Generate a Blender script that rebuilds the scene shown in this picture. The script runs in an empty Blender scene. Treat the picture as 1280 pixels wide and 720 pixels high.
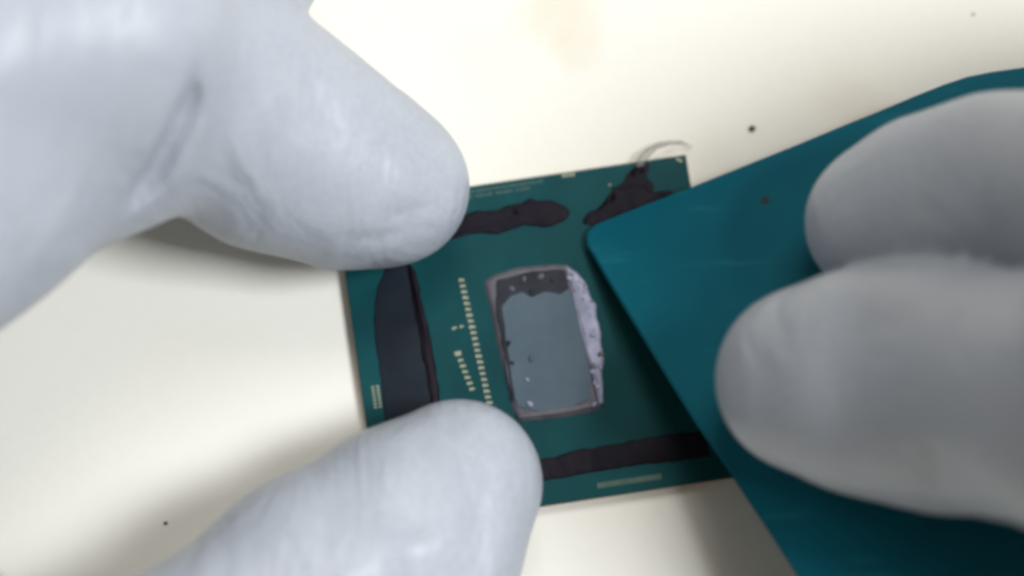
import bpy, bmesh, math, random
import numpy as np
from mathutils import Vector, Matrix
from mathutils import noise as mnoise

random.seed(7)
SC = bpy.context.scene
COL = SC.collection
MM = 0.001

# ------------------------------------------------------------------ camera
TILT = math.radians(11.0)
DIST = 300.0                       # mm from the package to the lens
LENS = 100.0
cam_pos = np.array([0.0, -DIST * math.sin(TILT), DIST * math.cos(TILT)])
cam_fwd = -cam_pos / np.linalg.norm(cam_pos)
cam_right = np.array([1.0, 0.0, 0.0])
cam_up = np.cross(cam_right, cam_fwd)
cd = bpy.data.cameras.new('camera')
cam = bpy.data.objects.new('camera', cd)
COL.objects.link(cam)
cam.location = Vector(cam_pos) * MM
cam.rotation_euler = (TILT, 0, 0)
cd.lens = LENS
cd.sensor_width = 36.0
cd.clip_start = 0.01
cd.clip_end = 20.0
cd.dof.use_dof = True
cd.dof.focus_distance = 0.2925
cd.dof.aperture_fstop = 8.0
cd.dof.aperture_blades = 0
SC.camera = cam
SC.cycles.filter_width = 3.5

# ------------------------------------------------------------------ light
w = bpy.data.worlds.new('World')
SC.world = w
w.use_nodes = True
bg = w.node_tree.nodes['Background']
bg.inputs['Color'].default_value = (1.0, 0.91, 0.78, 1)
bg.inputs['Strength'].default_value = 0.15


def area(name, loc, target, size, power, color):
    l = bpy.data.lights.new(name, 'AREA')
    l.shape = 'RECTANGLE'
    l.size, l.size_y = size
    l.energy = power
    l.color = color
    o = bpy.data.objects.new(name, l)
    COL.objects.link(o)
    o.location = loc
    d = Vector(target) - Vector(loc)
    o.rotation_euler = d.to_track_quat('-Z', 'Y').to_euler()
    return o


area('desk_light', (0.31, -0.045, 0.47), (0.0, 0.01, 0), (0.15, 0.15), 3.5, (0.94, 0.975, 1.0))
area('window_light', (0.10, 0.42, 0.66), (0.01, 0.02, 0), (0.30, 0.30), 2.5, (1.0, 0.97, 0.92))

SC.view_settings.view_transform = 'Standard'
SC.view_settings.look = 'None'
SC.view_settings.exposure = 0.0
SC.view_settings.gamma = 1.0

# ------------------------------------------------------------------ helpers


def ray(u, v):
    s = 36.0 / LENS / 1280.0
    d = cam_fwd + cam_right * ((u - 640) * s) + cam_up * ((360 - v) * s)
    return d


def at(u, v, z):
    """point of the place at height z (mm) that the photograph shows at u, v"""
    d = ray(u, v)
    return cam_pos + d * ((z - cam_pos[2]) / d[2])


def link(name, me, mat=None, parent=None, smooth=False):
    o = bpy.data.objects.new(name, me)
    COL.objects.link(o)
    if mat and not me.materials:
        me.materials.append(mat)
    if parent:
        o.parent = parent
    if smooth:
        for p in me.polygons:
            p.use_smooth = True
    return o


def obj(name, bm, mat=None, parent=None, smooth=False):
    bmesh.ops.recalc_face_normals(bm, faces=bm.faces)
    me = bpy.data.meshes.new(name)
    bm.to_mesh(me)
    bm.free()
    return link(name, me, mat, parent, smooth)


def tag(o, label=None, cat=None, group=None, kind=None):
    if label:
        o['label'] = label
    if cat:
        o['category'] = cat
    if group:
        o['group'] = group
    if kind:
        o['kind'] = kind
    return o


def empty(name, loc=(0, 0, 0), rz=0.0):
    o = bpy.data.objects.new(name, None)
    COL.objects.link(o)
    o.empty_display_size = 0.005
    o.location = Vector(loc) * MM
    o.rotation_euler = (0, 0, rz)
    return o


def add_box(bm, c, s, rz=0.0, bevel=0.0):
    m = Matrix.Translation(Vector(c) * MM) @ Matrix.Rotation(rz, 4, 'Z') @ Matrix.Diagonal((s[0] * MM, s[1] * MM, s[2] * MM, 1))
    r = bmesh.ops.create_cube(bm, size=1.0, matrix=m)
    if bevel:
        es = list({e for v in r['verts'] for e in v.link_edges})
        bmesh.ops.bevel(bm, geom=es, offset=bevel * MM, segments=2, affect='EDGES')


def densify(poly, step, jitter, seed):
    rnd = random.Random(seed)
    out = []
    n = len(poly)
    for i in range(n):
        a = np.array(poly[i], float)
        b = np.array(poly[(i + 1) % n], float)
        k = max(1, int(np.linalg.norm(b - a) / step))
        for j in range(k):
            p = a + (b - a) * (j / k)
            out.append(p + np.array([rnd.uniform(-jitter, jitter), rnd.uniform(-jitter, jitter)]))
    out = np.array(out)
    out = (np.roll(out, 1, 0) + 2 * out + np.roll(out, -1, 0)) / 4
    return out


def inset(pts, d):
    a = np.roll(pts, 1, 0)
    b = np.roll(pts, -1, 0)
    t = b - a
    t /= (np.linalg.norm(t, axis=1)[:, None] + 1e-9)
    n = np.stack([-t[:, 1], t[:, 0]], 1)
    area2 = np.sum(pts[:, 0] * np.roll(pts[:, 1], -1) - np.roll(pts[:, 0], -1) * pts[:, 1])
    if area2 < 0:
        n = -n
    return pts + n * d


def raised_patch(bm, poly, z0, h, step=0.5, jitter=0.1, seed=0, edge=0.25, lump=0.0, rings=3):
    """a low irregular mound: outline at z0, rounded rim, uneven top (mm)"""
    pts = densify(poly, step, jitter, seed)
    loops = []
    prof = [(0, 0.0)]
    for r in range(1, rings + 1):
        t = r / rings
        prof.append((edge * t, math.sin(t * math.pi / 2)))
    for (d, q) in prof:
        pp = inset(pts, d)
        vs = []
        for p in pp:
            nz = lump * mnoise.noise(Vector((p[0] * 0.9, p[1] * 0.9, seed))) if q > 0 else 0
            vs.append(bm.verts.new((p[0] * MM, p[1] * MM, (z0 + h * q + nz * q) * MM)))
        loops.append(vs)
    n = len(pts)
    for a, b in zip(loops, loops[1:]):
        for i in range(n):
            bm.faces.new((a[i], a[(i + 1) % n], b[(i + 1) % n], b[i]))
    f = bm.faces.new(loops[-1])
    bmesh.ops.triangulate(bm, faces=[f])
    return loops


# ------------------------------------------------------------------ materials


def new_mat(name):
    m = bpy.data.materials.new(name)
    m.use_nodes = True
    nt = m.node_tree
    return m, nt, nt.nodes['Principled BSDF']


def noise_node(nt, scale, detail=4.0, rough=0.55, dist=0.0):
    tc = nt.nodes.new('ShaderNodeTexCoord')
    n = nt.nodes.new('ShaderNodeTexNoise')
    n.inputs['Scale'].default_value = scale
    n.inputs['Detail'].default_value = detail
    n.inputs['Roughness'].default_value = rough
    n.inputs['Distortion'].default_value = dist
    nt.links.new(tc.outputs['Object'], n.inputs['Vector'])
    return n


def ramp(nt, src, stops):
    r = nt.nodes.new('ShaderNodeValToRGB')
    while len(r.color_ramp.elements) < len(stops):
        r.color_ramp.elements.new(0.5)
    for e, (p, c) in zip(r.color_ramp.elements, stops):
        e.position = p
        e.color = (*c, 1)
    nt.links.new(src, r.inputs['Fac'])
    return r


def mix(nt, fac, a, b):
    m = nt.nodes.new('ShaderNodeMix')
    m.data_type = 'RGBA'
    nt.links.new(fac, m.inputs[0])
    for s, k in ((a, 6), (b, 7)):
        if hasattr(s, 'links'):
            nt.links.new(s, m.inputs[k])
        else:
            m.inputs[k].default_value = (*s, 1)
    return m.outputs[2]


def bump(nt, bsdf, src, strength, dist):
    b = nt.nodes.new('ShaderNodeBump')
    b.inputs['Strength'].default_value = strength
    b.inputs['Distance'].default_value = dist
    nt.links.new(src, b.inputs['Height'])
    nt.links.new(b.outputs['Normal'], bsdf.inputs['Normal'])
    return b


def simple(name, c0, c1, scale, rough=0.5, bstr=0.2, bdist=0.0001, metallic=0.0, spec=0.5, bscale=None):
    m, nt, b = new_mat(name)
    n = noise_node(nt, scale)
    r = ramp(nt, n.outputs['Fac'], [(0.3, c0), (0.7, c1)])
    nt.links.new(r.outputs['Color'], b.inputs['Base Color'])
    b.inputs['Roughness'].default_value = rough
    b.inputs['Metallic'].default_value = metallic
    b.inputs['Specular IOR Level'].default_value = spec
    n2 = noise_node(nt, bscale or scale * 2, 3)
    bump(nt, b, n2.outputs['Fac'], bstr, bdist)
    return m


def table_material():
    m, nt, b = new_mat('off_white_laminate')
    n = noise_node(nt, 9, 5)
    base = ramp(nt, n.outputs['Fac'], [(0.3, (0.80, 0.775, 0.70)), (0.7, (0.835, 0.815, 0.75))]).outputs['Color']
    n2 = noise_node(nt, 900, 3)
    fine = ramp(nt, n2.outputs['Fac'], [(0.25, (0.975, 0.975, 0.97)), (0.75, (1, 1, 1))]).outputs['Color']
    mm = nt.nodes.new('ShaderNodeMix')
    mm.data_type = 'RGBA'
    mm.blend_type = 'MULTIPLY'
    mm.inputs[0].default_value = 1.0
    nt.links.new(base, mm.inputs[6])
    nt.links.new(fine, mm.inputs[7])
    col = mm.outputs[2]
    tc = nt.nodes.new('ShaderNodeTexCoord')
    wob = noise_node(nt, 120, 4)
    for (u, v, rad, amt, c) in [(705, 22, 7.5, 0.22, (0.60, 0.50, 0.33)), (675, 8, 5.0, 0.14, (0.60, 0.50, 0.33)),
                                (735, 55, 5.0, 0.15, (0.62, 0.52, 0.36)),
                                (1075, 130, 6.0, 0.18, (0.64, 0.54, 0.38)), (880, 200, 5.0, 0.15, (0.55, 0.5, 0.42)),
                                (610, 70, 6.0, 0.10, (0.7, 0.6, 0.4)), (250, 470, 12.0, 0.08, (0.6, 0.55, 0.45))]:
        p = at(u, v, 0)
        vm = nt.nodes.new('ShaderNodeVectorMath')
        vm.operation = 'DISTANCE'
        nt.links.new(tc.outputs['Object'], vm.inputs[0])
        vm.inputs[1].default_value = (p[0] * MM, p[1] * MM, 0)
        ad = nt.nodes.new('ShaderNodeMath')
        ad.operation = 'MULTIPLY_ADD'
        nt.links.new(wob.outputs['Fac'], ad.inputs[0])
        ad.inputs[1].default_value = 0.010
        nt.links.new(vm.outputs['Value'], ad.inputs[2])
        mr = nt.nodes.new('ShaderNodeMapRange')
        mr.interpolation_type = 'SMOOTHSTEP'
        mr.inputs['From Min'].default_value = rad * MM + 0.005
        mr.inputs['From Max'].default_value = rad * MM * 0.25 + 0.004
        mr.inputs['To Min'].default_value = 0
        mr.inputs['To Max'].default_value = amt
        nt.links.new(ad.outputs[0], mr.inputs['Value'])
        col = mix(nt, mr.outputs['Result'], col, c)
    nt.links.new(col, b.inputs['Base Color'])
    b.inputs['Roughness'].default_value = 0.55
    b.inputs['Specular IOR Level'].default_value = 0.3
    n3 = noise_node(nt, 500, 3)
    bump(nt, b, n3.outputs['Fac'], 0.1, 0.0001)
    return m


def glove_material():
    m, nt, b = new_mat('white_latex')
    n = noise_node(nt, 60, 4)
    r = ramp(nt, n.outputs['Fac'], [(0.3, (0.392, 0.425, 0.482)), (0.7, (0.438, 0.47, 0.525))])
    n4 = noise_node(nt, 1500, 2)
    r4 = ramp(nt, n4.outputs['Fac'], [(0.3, (0.9, 0.9, 0.9)), (0.7, (1, 1, 1))])
    mm = nt.nodes.new('ShaderNodeMix')
    mm.data_type = 'RGBA'
    mm.blend_type = 'MULTIPLY'
    mm.inputs[0].default_value = 1.0
    nt.links.new(r.outputs['Color'], mm.inputs[6])
    nt.links.new(r4.outputs['Color'], mm.inputs[7])
    nt.links.new(mm.outputs[2], b.inputs['Base Color'])
    b.inputs['Roughness'].default_value = 0.42
    b.inputs['Specular IOR Level'].default_value = 0.4
    b.inputs['Subsurface Weight'].default_value = 0.15
    b.inputs['Subsurface Radius'].default_value = (1.0, 0.8, 0.7)
    b.inputs['Subsurface Scale'].default_value = 0.002
    tc = nt.nodes.new('ShaderNodeTexCoord')
    mp = nt.nodes.new('ShaderNodeMapping')
    mp.inputs['Rotation'].default_value = (0, 0, math.radians(-28))
    mp.inputs['Scale'].default_value = (1.0, 0.35, 0.5)
    nt.links.new(tc.outputs['Object'], mp.inputs['Vector'])
    wn = nt.nodes.new('ShaderNodeTexNoise')
    wn.inputs['Scale'].default_value = 170
    wn.inputs['Detail'].default_value = 5
    wn.inputs['Distortion'].default_value = 0.8
    nt.links.new(mp.outputs['Vector'], wn.inputs['Vector'])
    rn = nt.nodes.new('ShaderNodeTexNoise')
    rn.noise_type = 'RIDGED_MULTIFRACTAL'
    rn.inputs['Scale'].default_value = 95
    rn.inputs['Detail'].default_value = 3
    rn.inputs['Distortion'].default_value = 0.5
    nt.links.new(mp.outputs['Vector'], rn.inputs['Vector'])
    ad = nt.nodes.new('ShaderNodeMath')
    ad.operation = 'MULTIPLY_ADD'
    nt.links.new(rn.outputs['Fac'], ad.inputs[0])
    ad.inputs[1].default_value = 0.45
    nt.links.new(wn.outputs['Fac'], ad.inputs[2])
    bump(nt, b, ad.outputs[0], 0.6, 0.0014)
    return m


M = {}
M['table'] = table_material()
M['glove'] = glove_material()
M['skin'] = simple('skin', (0.42, 0.24, 0.17), (0.48, 0.28, 0.20), 60, 0.5, 0.2, 0.0003)
M['mask'] = simple('green_solder_mask', (0.001, 0.044, 0.052), (0.002, 0.062, 0.069), 160, 0.5, 0.15, 0.00005, bscale=900, spec=0.13)
M['core'] = simple('laminate_core', (0.34, 0.22, 0.11), (0.42, 0.30, 0.17), 300, 0.6)
M['sealant'] = simple('black_sealant', (0.004, 0.0035, 0.008), (0.011, 0.008, 0.015), 260, 0.6, 0.8, 0.00015, bscale=500, spec=0.15)
M['sealant_rim'] = simple('maroon_sealant', (0.005, 0.003, 0.008), (0.012, 0.007, 0.013), 300, 0.6, 0.6, 0.0001, bscale=600, spec=0.15)
M['sealant_thin'] = simple('navy_sealant_film', (0.005, 0.009, 0.016), (0.011, 0.017, 0.026), 220, 0.6, 0.6, 0.0001, bscale=500, spec=0.15)
M['gold'] = simple('pale_gold_pads', (0.30, 0.31, 0.21), (0.38, 0.38, 0.27), 800, 0.45, metallic=0.2)
M['faint'] = simple('faint_beige_print', (0.05, 0.11, 0.09), (0.13, 0.17, 0.12), 800, 0.5)
M['silicon'] = simple('grey_paste_film', (0.068, 0.106, 0.140), (0.086, 0.126, 0.160), 330, 0.62, 0.25, 0.00008, bscale=900, spec=0.3)
M['bare'] = simple('dark_bare_silicon', (0.006, 0.008, 0.014), (0.024, 0.028, 0.042), 350, 0.5, 0.3, 0.0001, spec=0.25)
M['underfill'] = simple('purple_grey_underfill', (0.085, 0.080, 0.100), (0.130, 0.122, 0.150), 500, 0.55, 0.5, 0.0002)
M['solder'] = simple('silver_paste', (0.25, 0.26, 0.37), (0.38, 0.39, 0.52), 700, 0.55, 0.4, 0.0001, metallic=0.1)
def card_material():
    m, nt, b = new_mat('teal_plastic')
    n = noise_node(nt, 45, 4)
    r = ramp(nt, n.outputs['Fac'], [(0.3, (0.0, 0.082, 0.124)), (0.7, (0.0, 0.118, 0.165))])
    tc = nt.nodes.new('ShaderNodeTexCoord')
    mp = nt.nodes.new('ShaderNodeMapping')
    mp.inputs['Rotation'].default_value = (0, 0, math.radians(35))
    mp.inputs['Scale'].default_value = (0.12, 2.2, 1)
    nt.links.new(tc.outputs['Object'], mp.inputs['Vector'])
    sn = nt.nodes.new('ShaderNodeTexNoise')
    sn.inputs['Scale'].default_value = 300
    sn.inputs['Detail'].default_value = 4
    nt.links.new(mp.outputs['Vector'], sn.inputs['Vector'])
    sc = ramp(nt, sn.outputs['Fac'], [(0.58, (0, 0, 0)), (0.72, (0.35, 0.35, 0.35))])
    nt.links.new(mix(nt, sc.outputs['Color'], r.outputs['Color'], (0.02, 0.20, 0.24)), b.inputs['Base Color'])
    n2 = noise_node(nt, 70, 4)
    rr = ramp(nt, n2.outputs['Fac'], [(0.3, (0.36, 0.36, 0.36)), (0.7, (0.56, 0.56, 0.56))])
    nt.links.new(rr.outputs['Color'], b.inputs['Roughness'])
    b.inputs['Specular IOR Level'].default_value = 0.15
    bump(nt, b, sn.outputs['Fac'], 0.12, 0.0002)
    return m


M['card'] = card_material()
M['dark'] = simple('dark_print', (0.004, 0.012, 0.018), (0.008, 0.02, 0.028), 400, 0.5)
M['speck'] = simple('dark_grit', (0.03, 0.015, 0.02), (0.06, 0.03, 0.035), 900, 0.7)

# ------------------------------------------------------------------ table top
bm = bmesh.new()
add_box(bm, (0, 60, -12), (900, 700, 24), bevel=2)
tt = obj('table_top', bm, M['table'])
tag(tt, 'off-white smooth table surface with faint yellow stains', kind='structure')

# ------------------------------------------------------------------ processor package
PK = 37.5
PKH = 34.7
PKZ = 1.3
PKR = math.radians(8.6)
pc = at(669.5, 425.0, PKZ)
pkg = empty('computer_chip', (pc[0], pc[1], 0), PKR)
tag(pkg, 'teal-green processor package with bare grey die and dark sealant residue, held flat on table', 'computer chip')


def loc(u, v):
    """package coordinates (mm) of a photographed spot on its top"""
    p = at(u, v, PKZ) - np.array([pc[0], pc[1], 0])
    c, s = math.cos(-PKR), math.sin(-PKR)
    return np.array([p[0] * c - p[1] * s, p[0] * s + p[1] * c])


bm = bmesh.new()
add_box(bm, (0, 0, 0.56), (PK - 0.1, PKH - 0.1, 1.1), bevel=0.06)
obj('substrate_core', bm, M['core'], pkg)
bm = bmesh.new()
add_box(bm, (0, 0, PKZ - 0.1), (PK, PKH, 0.2), bevel=0.07)
obj('solder_mask', bm, M['mask'], pkg)


def patch(name, mat, pix, h, seed, parent=pkg, z0=PKZ - 0.02, kind=None, label=None, smooth=True, **kw):
    bm = bmesh.new()
    raised_patch(bm, [loc(*p) for p in pix], z0, h, seed=seed, **kw)
    o = obj(name, bm, mat, parent, smooth=smooth)
    tag(o, label, kind=kind)
    return o


ls = patch('sealant_strip', M['sealant_thin'], [(470, 362), (466, 400), (474, 470), (480, 520), (492, 600), (548, 590), (545, 500), (532, 420), (518, 345), (512, 326), (482, 332)],
           0.10, 1, edge=0.3, lump=0.06, step=0.4, jitter=0.12, label='wide flat navy sealant strip by the left edge')
patch('sealant_ridge', M['sealant_rim'], [(509, 326), (519, 338), (533, 398), (544, 455), (551, 510), (556, 560), (546, 562), (538, 508), (530, 455), (520, 400), (510, 345)],
      0.30, 2, parent=ls, edge=0.25, lump=0.16, step=0.4, jitter=0.16)
patch('sealant_strip', M['sealant'], [(500, 312), (545, 288), (582, 267), (622, 262), (656, 250), (684, 249), (706, 257), (714, 268), (700, 279), (680, 285), (655, 281), (640, 287), (618, 293), (596, 291), (560, 300), (515, 322)],
      0.2, 3, edge=0.3, lump=0.14, step=0.35, jitter=0.2, label='ragged dark sealant strip along the top edge')
patch('sealant_strip', M['sealant'], [(727, 276), (736, 264), (758, 254), (770, 243), (762, 232), (780, 236), (798, 226), (815, 240), (840, 236), (846, 250), (812, 262), (775, 272), (742, 284)],
      0.18, 4, edge=0.3, lump=0.12, jitter=0.25, step=0.35, label='torn sealant lump beside the card tip')
patch('sealant_strip', M['sealant'], [(640, 582), (740, 559), (800, 549), (880, 537), (890, 572), (800, 582), (740, 592), (645, 607)],
      0.18, 5, edge=0.3, lump=0.12, step=0.4, jitter=0.16, label='straight dark sealant strip along the bottom edge')
patch('sealant_smear', M['sealant'], [(766, 262), (764, 240), (778, 228), (788, 214), (797, 205), (812, 203), (810, 222), (820, 236), (812, 254), (790, 262)], 0.05, 8, edge=0.15, lump=0.05, jitter=0.25, step=0.35)
patch('adhesive_crumb', M['sealant'], [(640, 262), (648, 258), (654, 264), (648, 271), (641, 269)], 0.3, 6, edge=0.15, lump=0.1, z0=PKZ + 0.15)

# pads: every one its own part, mesh shared
bm = bmesh.new()
add_box(bm, (0, 0, 0), (0.62, 0.26, 0.05), bevel=0.015)
add_box(bm, (-0.17, -0.11, 0), (0.22, 0.22, 0.046), bevel=0.015)
pad0 = obj('contact_pad', bm, M['gold'], pkg)
pad_me = pad0.data
first = [pad0]


def pad(u, v, rz=0.0, s=1.0):
    if first:
        o = first.pop()
    else:
        o = bpy.data.objects.new('contact_pad', pad_me)
        COL.objects.link(o)
        o.parent = pkg
    p = loc(u, v)
    o.location = (p[0] * MM, p[1] * MM, (PKZ + 0.022) * MM)
    o.rotation_euler = (0, 0, rz)
    o.scale = (s, s, 1)


N = 24
for i in range(N):
    t = i / (N - 1)
    pad(577 + 38 * t, 350 + 168 * t, math.radians(-14 + random.uniform(-6, 6)), random.uniform(0.9, 1.08))
for i in range(7):
    t = i / 6
    pad(573 + 17 * t, 443 + 43 * t, math.radians(-10 + random.uniform(-6, 6)), random.uniform(0.85, 1.0))
pad(568, 410, 0.2, 0.8)
pad(577, 408, -0.1, 0.7)
pad(572, 441, 0.1, 1.1)

# tiny unreadable print near the edges
bm = bmesh.new()
for row, dv in ((0, 0), (1, 6)):
    for i in range(30):
        t = i / 29
        p = loc(572 + 105 * t + row * 2, 242 - 15.6 * t + dv)
        if row == 1 and (i > 24 or i % 7 == 5):
            continue
        add_box(bm, (p[0], p[1], PKZ + 0.012), (0.14, 0.26 if i % 3 else 0.2, 0.03))
obj('edge_print', bm, M['faint'], pkg)['kind'] = 'stuff'
bm = bmesh.new()
for i in range(4):
    p = loc(704 + 4.2 * i, 219.5 - 0.6 * i)
    add_box(bm, (p[0], p[1], PKZ + 0.012), (0.22, 0.38, 0.03))
for i in range(2):
    p = loc(847 + 4 * i, 199 + (i % 2) * 2)
    add_box(bm, (p[0], p[1], PKZ + 0.012), (0.26, 0.3, 0.03), 0.5)
p = loc(762, 231)
add_box(bm, (p[0], p[1], PKZ + 0.012), (0.2, 0.2, 0.03), 0.5)
obj('corner_print', bm, M['gold'], pkg)['kind'] = 'stuff'
bm = bmesh.new()
for i in range(7):
    for j in range(2):
        p = loc(466 + 0.6 * i + 6 * j, 484 + 4.2 * i - j)
        add_box(bm, (p[0], p[1], PKZ + 0.012), (0.3, 0.17, 0.03))
obj('side_print', bm, M['gold'], pkg)['kind'] = 'stuff'
bm = bmesh.new()
for i in range(26):
    p = loc(748 + 3.1 * i, 607 - 0.46 * i)
    add_box(bm, (p[0], p[1], PKZ + 0.012), (0.17, 0.55, 0.03))
obj('bottom_print', bm, M['faint'], pkg)['kind'] = 'stuff'

# die
DIE_H = 0.55
DZ = PKZ + DIE_H
uf = patch('underfill', M['underfill'], [(604, 351), (622, 342), (650, 333), (709, 330), (728, 350), (744, 385), (752, 430), (753, 470), (754, 508), (744, 515), (700, 522), (648, 528), (640, 512), (624, 440), (611, 380)],
           0.42, 11, edge=0.55, lump=0.05, step=0.4, jitter=0.06)
die = patch('die', M['silicon'], [(618, 349), (708, 334), (748, 507), (640, 521)], DIE_H + 0.02, 12, edge=0.05, jitter=0.0, rings=2, step=3.0, smooth=False)
# a bare dark band where the paste was wiped, and the paste's ragged rim
patch('bare_patch', M['bare'], [(621, 351), (664, 341), (706, 337), (712, 362), (700, 370), (682, 366), (664, 374), (655, 366), (640, 371), (628, 385), (633, 420), (640, 470), (645, 500), (641, 505), (630, 440), (620, 385)],
      0.03, 13, parent=die, z0=DZ - 0.012, edge=0.1, jitter=0.08, step=0.3, smooth=False)
patch('paste_ridge', M['solder'], [(706, 333), (722, 342), (731, 352), (736, 366), (744, 380), (745, 396), (751, 412), (750, 428), (755, 448), (752, 466), (753, 484), (755, 506), (746, 508), (744, 480), (735, 452), (727, 418), (719, 385), (711, 358)],
      0.30, 14, parent=die, z0=DZ - 0.25, edge=0.3, lump=0.16, jitter=0.14, step=0.32)
patch('paste_rim', M['underfill'], [(645, 519), (700, 511), (746, 503), (749, 509), (700, 518), (646, 524)], 0.1, 15, parent=die, z0=DZ - 0.03, edge=0.12, jitter=0.05)


def blob(bm, u, v, r, h, z, sq=1.0):
    p = loc(u, v)
    bmesh.ops.create_icosphere(bm, subdivisions=2, radius=1.0,
                               matrix=Matrix.Translation(Vector((p[0], p[1], z)) * MM) @ Matrix.Rotation(u, 4, 'Z') @ Matrix.Diagonal((r * MM, r * sq * MM, h * MM, 1)))


for (u, v, r, h, mk) in [(664, 449, 0.42, 0.2, 'silicon'), (659, 476, 0.3, 0.22, 'solder'), (662, 506, 0.42, 0.26, 'solder'), (742, 507, 0.36, 0.4, 'solder'),
                         (676, 347, 0.42, 0.12, 'underfill'), (655, 350, 0.3, 0.1, 'underfill'), (665, 367, 0.4, 0.16, 'bare'), (640, 362, 0.35, 0.1, 'underfill'),
                         (690, 352, 0.3, 0.1, 'bare'), (741, 420, 0.35, 0.25, 'solder'), (636, 430, 0.3, 0.1, 'bare'), (640, 455, 0.25, 0.1, 'bare')]:
    bm = bmesh.new()
    blob(bm, u, v, r, h, DZ + 0.02, 0.7)
    for vv in bm.verts:
        vv.co += Vector((1, 1, 0.5)) * (0.06 * MM * mnoise.noise(vv.co * 4000))
    obj('paste_lump', bm, M[mk], die, smooth=True)

# crumbs of silver paste standing along the ragged right edge
rnd = random.Random(21)
edge_px = [(722, 345), (733, 362), (742, 384), (747, 405), (750, 428), (752, 450), (752, 470), (752, 490)]
for k in range(22):
    t = rnd.random() * (len(edge_px) - 1)
    i = int(t)
    a, b = edge_px[i], edge_px[i + 1]
    u = a[0] + (b[0] - a[0]) * (t - i) + rnd.uniform(-14, 1)
    v = a[1] + (b[1] - a[1]) * (t - i)
    r = rnd.uniform(0.14, 0.42)
    bm = bmesh.new()
    blob(bm, u, v, r, r * 0.6, DZ - 0.02, rnd.uniform(0.6, 1.0))
    for vv in bm.verts:
        vv.co += Vector((1, 1, 0.7)) * (0.16 * r * MM * mnoise.noise(vv.co * 5000))
    obj('paste_lump', bm, M['solder' if rnd.random() < 0.7 else 'underfill'], die, smooth=True)

# ------------------------------------------------------------------ teal scraper card
CORNER = at(737, 300, PKZ + 0.5)
GA, GB = 0.30, -0.19               # slope of the card to the right and away


def card_z(x, y):
    dx, dy = x - CORNER[0], y - CORNER[1]
    return PKZ + 0.45 + GA * dx + GB * dy


def on_card(u, v, lift=0.0):
    d = ray(u, v)
    z0 = PKZ + 0.45 + lift
    # cam + t d lies on the card's plane
    n = np.array([-GA, -GB, 1.0])
    c0 = np.array([CORNER[0], CORNER[1], z0])
    t = np.dot(n, c0 - cam_pos) / np.dot(n, d)
    return cam_pos + d * t


CARD_T = 0.8
card_px = [(745, 325), (735, 308), (735, 294), (745, 284), (762, 277), (800, 262), (860, 239), (930, 211), (1000, 183), (1060, 158), (1100, 142), (1145, 123), (1180, 109), (1210, 99), (1240, 93), (1290, 86),
           (1350, 84), (1420, 92), (1490, 115), (1530, 150), (1550, 200), (1555, 320), (1540, 520), (1510, 700), (1460, 830), (1380, 900), (1260, 930), (1160, 900), (1110, 880), (998, 722), (950, 648), (910, 588), (870, 530), (830, 466), (790, 400), (762, 354)]
bm = bmesh.new()
top_pts = [on_card(u, v) for (u, v) in card_px]
nrm = Vector((-GA, -GB, 1)).normalized()
tv = [bm.verts.new(Vector(p) * MM) for p in top_pts]
f = bm.faces.new(tv)
r = bmesh.ops.extrude_face_region(bm, geom=[f])
for v in [g for g in r['geom'] if isinstance(g, bmesh.types.BMVert)]:
    v.co += nrm * CARD_T * MM
bmesh.ops.recalc_face_normals(bm, faces=bm.faces)
caps = [e for e in bm.edges if any(len(fc.verts) > 8 for fc in e.link_faces)]
bmesh.ops.bevel(bm, geom=caps, offset=0.22 * MM, segments=3, affect='EDGES')
bmesh.ops.translate(bm, verts=bm.verts, vec=-Vector(CORNER) * MM)
cardo = empty('scraper_card', CORNER)
tag(cardo, 'thin teal plastic scraper card tilted with its rounded corner on the chip', 'scraper card')
obj('card_sheet', bm, M['card'], cardo)


def card_mark(poly, seed):
    bm = bmesh.new()
    pts = densify([on_card(*p)[:2] for p in poly], 0.5, 0.1, seed)
    vs = [bm.verts.new(((p[0] - CORNER[0]) * MM, (p[1] - CORNER[1]) * MM, (card_z(p[0], p[1]) + CARD_T * 1.05 + 0.02 - CORNER[2]) * MM)) for p in pts]
    f = bm.faces.new(vs)
    r = bmesh.ops.extrude_face_region(bm, geom=[f])
    for v in [g for g in r['geom'] if isinstance(g, bmesh.types.BMVert)]:
        v.co.z -= 0.05 * MM
    obj('dark_mark', bm, M['dark'], cardo)


card_mark([(946, 250), (956, 245), (966, 250), (962, 259), (950, 260)], 3)

# ------------------------------------------------------------------ small debris


def grit(u, v, r, label, mat='speck'):
    p = at(u, v, 0)
    bm = bmesh.new()
    bmesh.ops.create_icosphere(bm, subdivisions=2, radius=1.0, matrix=Matrix.Diagonal((r * MM, r * 0.85 * MM, r * 0.6 * MM, 1)))
    for vv in bm.verts:
        vv.co *= 1 + 0.35 * mnoise.noise(vv.co * 3000 + Vector((u, 0, 0)))
    o = obj('debris_speck', bm, M[mat], None, smooth=True)
    o.location = (p[0] * MM, p[1] * MM, r * 0.5 * MM)
    tag(o, label, 'speck', 'dark specks on the table')


grit(940, 161.5, 0.36, 'dark red speck on the bright table above the teal card')
grit(207, 654, 0.22, 'tiny dark speck in the soft shadow beside the left thumb')
grit(1216, 18, 0.16, 'faintest tiny speck on the table near the top right corner')

# a curled shaving of sealant, off the package's far edge
M['shaving'] = simple('grey_shaving', (0.30, 0.27, 0.26), (0.42, 0.39, 0.36), 300, 0.5, 0.5, 0.0002)
_b = M['shaving'].node_tree.nodes['Principled BSDF']
_b.inputs['Alpha'].default_value = 0.38
path = [(793, 222, 1.25, .9), (798, 212, 1.4, .9), (801, 204, 1.6, .85), (804, 197, 1.8, .75), (811, 190, 1.9, .65), (822, 182, 1.7, .5), (838, 178, 1.2, .36), (852, 178, .8, .25), (866, 183, 0.4, .1)]


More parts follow.
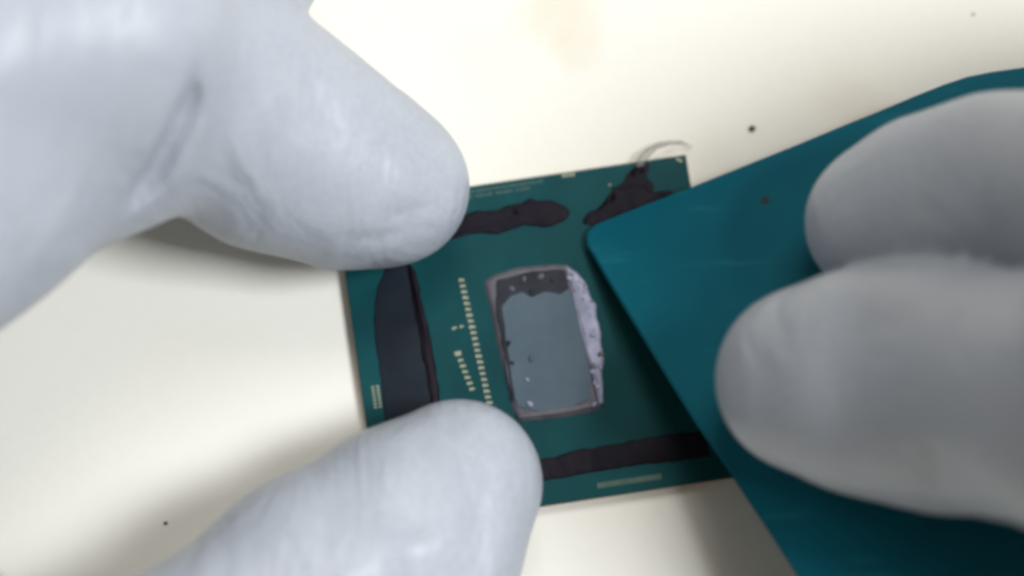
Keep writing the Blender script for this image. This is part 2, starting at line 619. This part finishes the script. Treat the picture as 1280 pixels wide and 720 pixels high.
def ribbon(pts, thick):
    bm = bmesh.new()
    P = [at(u, v, z) for (u, v, z, _) in pts]
    rows = []
    for i, p in enumerate(P):
        a = P[max(i - 1, 0)]
        b = P[min(i + 1, len(P) - 1)]
        t = (b - a) / np.linalg.norm(b - a)
        n = np.cross(np.array([0, 0, 1.0]), t)
        n /= np.linalg.norm(n)
        wd = pts[i][3] * 0.62
        rows.append([bm.verts.new(Vector(p + n * wd * s + np.array([0, 0, q + 0.18 * math.sin(i * 1.3) * s])) * MM) for s, q in ((-1, 0), (0, thick), (1, 0), (0, -thick))])
    for a, b in zip(rows, rows[1:]):
        for k in range(4):
            bm.faces.new((a[k], a[(k + 1) % 4], b[(k + 1) % 4], b[k]))
    bm.faces.new(rows[0])
    bm.faces.new(rows[-1][::-1])
    return bm


pth = []
for i in range(len(path) - 1):
    for k in range(3):
        t = k / 3
        pth.append(tuple(a + (b - a) * t for a, b in zip(path[i], path[i + 1])))
pth.append(path[-1])
split = next(i for i, q in enumerate(pth) if q[1] < 203)
sh = obj('sealant_shaving', ribbon(pth, 0.06), M['shaving'], None, smooth=True)
sh.data.materials.append(M['sealant'])
for p in sh.data.polygons:
    cy = sum((sh.data.vertices[i].co.y for i in p.vertices)) / len(p.vertices)
    p.material_index = 1 if cy < at(800, 206, 2.5)[1] * MM else 0
tag(sh, 'thin curled sealant shaving sticking out over the far edge of the chip', 'shaving')

# ------------------------------------------------------------------ hands


def cone_d(P, a, b, ra, rb):
    a = np.asarray(a, np.float32)
    b = np.asarray(b, np.float32)
    ba = b - a
    pa = P - a
    t = np.clip((pa @ ba) / np.dot(ba, ba), 0, 1)
    q = pa - t[:, None] * ba
    return np.sqrt(np.einsum('ij,ij->i', q, q)) - (ra + (rb - ra) * t)


def smin(a, b, k):
    h = np.clip(0.5 + 0.5 * (b - a) / k, 0, 1)
    return b + (a - b) * h - k * h * (1 - h)


class Hand:
    """one continuous skin round a set of tapered bones (mm)"""

    def __init__(self):
        self.groups = []     # (k_join, [(a, b, ra, rb)], k_inside)
        self.creases = []    # (polyline, width, depth)
        self.clips = []      # functions returning a distance that stays outside

    def chain(self, pts, k_join=4.0, k_in=2.5):
        segs = []
        for p, q in zip(pts, pts[1:]):
            segs.append((np.array(p[:3]), np.array(q[:3]), p[3], q[3]))
        self.groups.append((k_join, segs, k_in))

    def base(self, P):
        d = None
        for kj, segs, ki in self.groups:
            g = None
            for s in segs:
                e = cone_d(P, *s)
                g = e if g is None else smin(g, e, ki)
            d = g if d is None else smin(d, g, kj)
        return d

    def f(self, P):
        d = self.base(P)
        for pl, wd, dp, lo, hi in self.creases:
            k = np.nonzero((np.abs(d) < 5) & np.all(P > lo, 1) & np.all(P < hi, 1))[0]
            if len(k) == 0:
                continue
            Q = P[k]
            m = np.full(len(Q), 1e9, np.float32)
            for (a, b, fade) in pl:
                m = np.minimum(m, cone_d(Q, a, b, 0, 0) + fade)
            d[k] += dp * np.exp(-(m / wd) ** 2)
        for c in self.clips:
            d = -smin(-d, c(P), 0.5)
        return d

    def surf(self, u, v):
        d = ray(u, v)
        d = d / np.linalg.norm(d)
        t = 200.0
        for _ in range(80):
            p = (cam_pos + d * t).astype(np.float32)
            e = float(self.base(p[None])[0])
            t += e * 0.8
            if abs(e) < 0.02:
                break
        return cam_pos + d * t

    def crease(self, pix, width, depth, slant=(0, 0, 0)):
        d = []
        for p, q in zip(pix, pix[1:]):
            for k in range(5):
                d.append((p[0] + (q[0] - p[0]) * k / 5, p[1] + (q[1] - p[1]) * k / 5))
        d.append(pix[-1])
        segs = []
        top = [self.surf(*p) for p in d]
        n = len(top)
        for i in range(n - 1):
            e = min(i, n - 2 - i) / (0.25 * n)
            fade = max(0.0, 1 - e) * width * 1.2
            q = top[i] - cam_pos
            q /= np.linalg.norm(q)
            q = q + np.array(slant)
            q /= np.linalg.norm(q)
            s = 0.0
            while s <= max(0.1, depth - width):
                segs.append((top[i] + q * s, top[i + 1] + q * s, fade))
                s += max(0.5, width * 0.8)
        al = np.array(top)
        self.creases.append((segs, width, depth, (al.min(0) - 4).astype(np.float32), (al.max(0) + 4).astype(np.float32)))

    def mesh(self, name, lo, hi, h):
        lo = np.array(lo, float)
        n = np.ceil((np.array(hi) - lo) / h).astype(int) + 1
        xs = [(lo[i] + h * np.arange(n[i])).astype(np.float32) for i in range(3)]
        V = np.empty(n, np.float32)
        for i in range(0, n[0], 16):
            X, Y, Z = np.meshgrid(xs[0][i:i + 16], xs[1], xs[2], indexing='ij')
            P = np.stack([X.ravel(), Y.ravel(), Z.ravel()], 1)
            V[i:i + 16] = self.f(P).reshape(X.shape)
        S = V < 0
        c = n - 1
        acc = np.zeros((*c, 3), np.float32)
        cnt = np.zeros(c, np.float32)
        corners = [(i, j, k) for i in (0, 1) for j in (0, 1) for k in (0, 1)]

        def sl(A, o):
            return A[o[0]:o[0] + c[0], o[1]:o[1] + c[1], o[2]:o[2] + c[2]]
        for a in corners:
            for ax in range(3):
                if a[ax] == 1:
                    continue
                b = list(a)
                b[ax] = 1
                va, vb = sl(V, a), sl(V, b)
                m = sl(S, a) != sl(S, b)
                den = np.where(m, va - vb, 1)
                t = np.where(m, va / den, 0)
                for q in range(3):
                    acc[..., q] += np.where(m, a[q] + (t if q == ax else 0), 0)
                cnt += m
        act = cnt > 0
        idx = -np.ones(c, int)
        idx[act] = np.arange(act.sum())
        cell = np.stack(np.nonzero(act), 1)
        verts = lo + (cell + acc[act] / cnt[act][:, None]) * h
        faces = []
        for ax in range(3):
            o1, o2 = [(1, 2), (2, 0), (0, 1)][ax]
            A = np.take(S, range(0, c[ax]), axis=ax)
            B = np.take(S, range(1, c[ax] + 1), axis=ax)
            ii = np.stack(np.nonzero(A != B), 1)
            ok = (ii[:, o1] > 0) & (ii[:, o2] > 0) & (ii[:, o1] < c[o1]) & (ii[:, o2] < c[o2])
            ii = ii[ok]
            sg = A[tuple(ii.T)]

            def q(d1, d2):
                jj = ii.copy()
                jj[:, o1] -= d1
                jj[:, o2] -= d2
                return idx[tuple(jj.T)]
            quad = np.stack([q(0, 0), q(1, 0), q(1, 1), q(0, 1)], 1)
            quad[~sg] = quad[~sg][:, ::-1]
            faces.append(quad)
        faces = np.concatenate(faces)
        me = bpy.data.meshes.new(name)
        me.from_pydata((verts * MM).tolist(), [], faces.tolist())
        me.update()
        return me


def px(u, v, z, r):
    p = at(u, v, z)
    return (p[0], p[1], p[2], r)


def seg_clip(zmin):
    return lambda P: P[:, 2] - zmin


def pkg_clip(P):
    """outside distance to the package top block"""
    c, s = math.cos(-PKR), math.sin(-PKR)
    x = (P[:, 0] - pc[0]) * c - (P[:, 1] - pc[1]) * s
    y = (P[:, 0] - pc[0]) * s + (P[:, 1] - pc[1]) * c
    dx, dy, dz = np.abs(x) - PK / 2, np.abs(y) - PKH / 2, P[:, 2] - PKZ - 0.2
    return np.maximum(np.maximum(dx, dy), dz)


def card_clip(P):
    """keeps the fingers above and the thumb below the tilted sheet"""
    n = np.array([-GA, -GB, 1.0])
    k = np.linalg.norm(n)
    h = ((P - CORNER.astype(np.float32)) @ n.astype(np.float32)) / k
    return np.abs(h - 0.42) - 0.5 + np.maximum(0, P[:, 0] - 76) * 1.5


# left hand: index finger curled down on the far corner, thumb on the near corner
L = Hand()
L.chain([px(490, 234, 9.5, 8.0), px(436, 216, 11.5, 9.6), px(345, 172, 15, 11.2), px(270, 122, 20, 12.0)], 3.0)
L.chain([px(262, 100, 21, 11.4), px(110, 120, 25, 13.7), px(-60, 190, 30, 14.2), px(-330, 230, 42, 16.0)], 1.6)
L.chain([px(120, 30, 34, 13.0), px(-60, 60, 38, 14.5), px(-330, 100, 45, 17.0)], 6)
L.chain([px(300, -60, 16, 9.0), px(190, -110, 24, 11), px(20, -110, 34, 12), px(-330, 0, 45, 15)], 3)
L.chain([px(-90, 230, 32, 14.0), px(-260, 400, 34, 14.0), px(-380, 480, 40, 18.0)], 6)
L.chain([px(574, 600, 9.6, 7.9), px(504, 654, 11, 9.6), px(398, 738, 13.5, 11.3), px(260, 858, 17, 12), px(40, 960, 22, 12.8), px(-260, 800, 34, 16), px(-420, 480, 42, 19)], 6)
L.chain([px(572, 612, 9.4, 7.6), px(542, 690, 11.0, 8.4), px(480, 760, 15, 10)], 3)
L.chain([px(-330, 100, 45, 17.0), px(-400, 400, 44, 18), px(-620, 330, 50, 21), px(-700, 340, 50, 20)], 10, 8)
L.chain([px(-330, 0, 47, 15), px(-620, 300, 50, 20)], 8)
L.chain([px(-300, -90, 44, 13), px(-80, -210, 36, 11), px(60, -260, 20, 9), px(100, -250, 12, 8)], 3)
L.chain([px(-340, -140, 40, 12), px(-180, -290, 32, 10), px(-60, -340, 18, 8), px(-30, -330, 10, 7)], 3)
L.crease([(246, 88), (238, 125), (222, 165), (198, 210), (174, 240), (160, 262)], 0.85, 2.9)
L.crease([(345, 45), (372, 85), (404, 130), (425, 175)], 2.0, 0.9)
L.crease([(470, 270), (510, 268), (550, 255)], 0.8, 0.25)
L.crease([(420, 300), (470, 300), (530, 285)], 0.8, 0.25)
L.crease([(600, 690), (596, 650), (604, 625)], 1.8, 0.6)
L.crease([(500, 700), (520, 660), (548, 640)], 1.6, 0.4)
_n = np.array([0.52, -0.16, 0.84])  # normal of the added thumb facet, turned towards desk_light to brighten it
_n /= np.linalg.norm(_n)
_p0 = L.surf(524, 692)


def highlight_facet(P):
    """flat cut added to the thumb to shape a highlight, with a faintly uneven border"""
    h = (P - _p0.astype(np.float32)) @ _n.astype(np.float32)
    wob = 0.12 * np.sin(P[:, 0] * 0.8 + P[:, 1] * 0.5)
    far = np.linalg.norm(P - _p0.astype(np.float32), axis=1)
    return np.where(far > 9, 10, -(h + 0.75 + wob))


L.clips = [seg_clip(0.25), pkg_clip, highlight_facet]

# right hand: index and middle finger press on the tilted card, thumb below it
R = Hand()


def over(u, v, r, extra=0.0):
    """centre of a finger of radius r that rests on the card"""
    p = on_card(u, v, CARD_T + (r + extra) * 1.05)
    return (p[0], p[1], p[2], r)


R.chain([over(1010, 474, 9.0), over(1085, 476, 10.6), over(1180, 484, 11.4, .6), px(1370, 505, 46, 11.6), px(1590, 430, 63, 14.5)], 3)
R.chain([over(1102, 278, 7.6), over(1160, 262, 8.8), over(1245, 246, 9.6, .8), px(1410, 240, 38, 11), px(1620, 290, 62, 14)], 0.6)
R.chain([px(1430, 600, 10.5, 8.0), px(1560, 640, 20, 10), px(1740, 640, 44, 13), px(1900, 520, 74, 18)], 5)
R.chain([px(1600, 430, 63, 14.5), px(1900, 440, 74, 18), px(2150, 480, 74, 21), px(2220, 490, 74, 20)], 10, 8)
R.chain([px(1640, 290, 62, 14), px(1900, 330, 74, 18), px(2150, 480, 74, 21)], 10, 8)
R.chain([px(1760, 180, 68, 13), px(1640, 130, 48, 10.5), px(1680, 190, 36, 9), px(1750, 220, 34, 8)], 4)
R.chain([px(1860, 110, 62, 12), px(1760, 60, 44, 9.5), px(1800, 110, 34, 8), px(1850, 150, 34, 7)], 4)
R.chain([px(1760, 180, 68, 13), px(1950, 340, 72, 18)], 8)
R.chain([px(1860, 110, 62, 12), px(1980, 330, 70, 18)], 8)
R.crease([(1164, 612), (1170, 590), (1174, 560)], 1.8, 0.7)
R.clips = [seg_clip(0.25), card_clip]


def build_hand(H, lo, hi, wrist, elbow, label, res=0.7):
    root = empty('gloved_hand', (wrist[0], wrist[1], 0))
    tag(root, label, 'gloved hand')
    me = H.mesh('glove', lo, hi, res)
    o = link('glove', me, M['glove'], root, smooth=True)
    o.location = (-wrist[0] * MM, -wrist[1] * MM, 0)
    sm = o.modifiers.new('smooth', 'SMOOTH')
    sm.factor = 0.5
    sm.iterations = 2
    # the forearm leaving the glove, and the rolled cuff
    w3 = np.array(wrist, float)
    e3 = np.array(elbow, float)
    ax = Vector(e3 - w3).normalized()
    q = ax.to_track_quat('Z', 'Y').to_matrix().to_4x4()

    def lathe(bm, prof, seg=40):
        rings = []
        for (s, r) in prof:
            rings.append([bm.verts.new(q @ Vector((r * 1.15 * math.cos(2 * math.pi * k / seg) * MM, r * 0.92 * math.sin(2 * math.pi * k / seg) * MM, s * MM)) + Vector((0, 0, w3[2] * MM))) for k in range(seg)])
        for a, b in zip(rings, rings[1:]):
            for k in range(seg):
                bm.faces.new((a[k], a[(k + 1) % seg], b[(k + 1) % seg], b[k]))
        bm.faces.new(rings[0][::-1])
        bm.faces.new(rings[-1])
    bm = bmesh.new()
    lathe(bm, [(-30, 15), (-14, 21.5), (0, 23.5), (20, 25), (38, 26.5), (39.5, 27.4), (41, 27.6), (42.5, 27), (42.5, 25.5), (30, 24)])
    obj('glove_cuff', bm, M['glove'], root, smooth=True)
    bm = bmesh.new()
    L0 = float(np.linalg.norm(e3 - w3))
    lathe(bm, [(0, 20), (30, 23), (60, 25), (L0 * 0.6, 32), (L0, 36)])
    obj('forearm', bm, M['skin'], root, smooth=True)
    return root


wl = at(-700, 340, 50)
build_hand(L, (-118, -84, -1), (6, 76, 66), wl, wl + np.array([-200, -60, 6]), 'white gloved hand at left pinching the chip corners with index finger and thumb', 0.6)
wr = at(2220, 490, 74)
build_hand(R, (16, -64, -1), (134, 60, 124), wr, wr + np.array([190, -110, 20]), 'shaded white gloved hand at right pressing two fingers on the teal card')
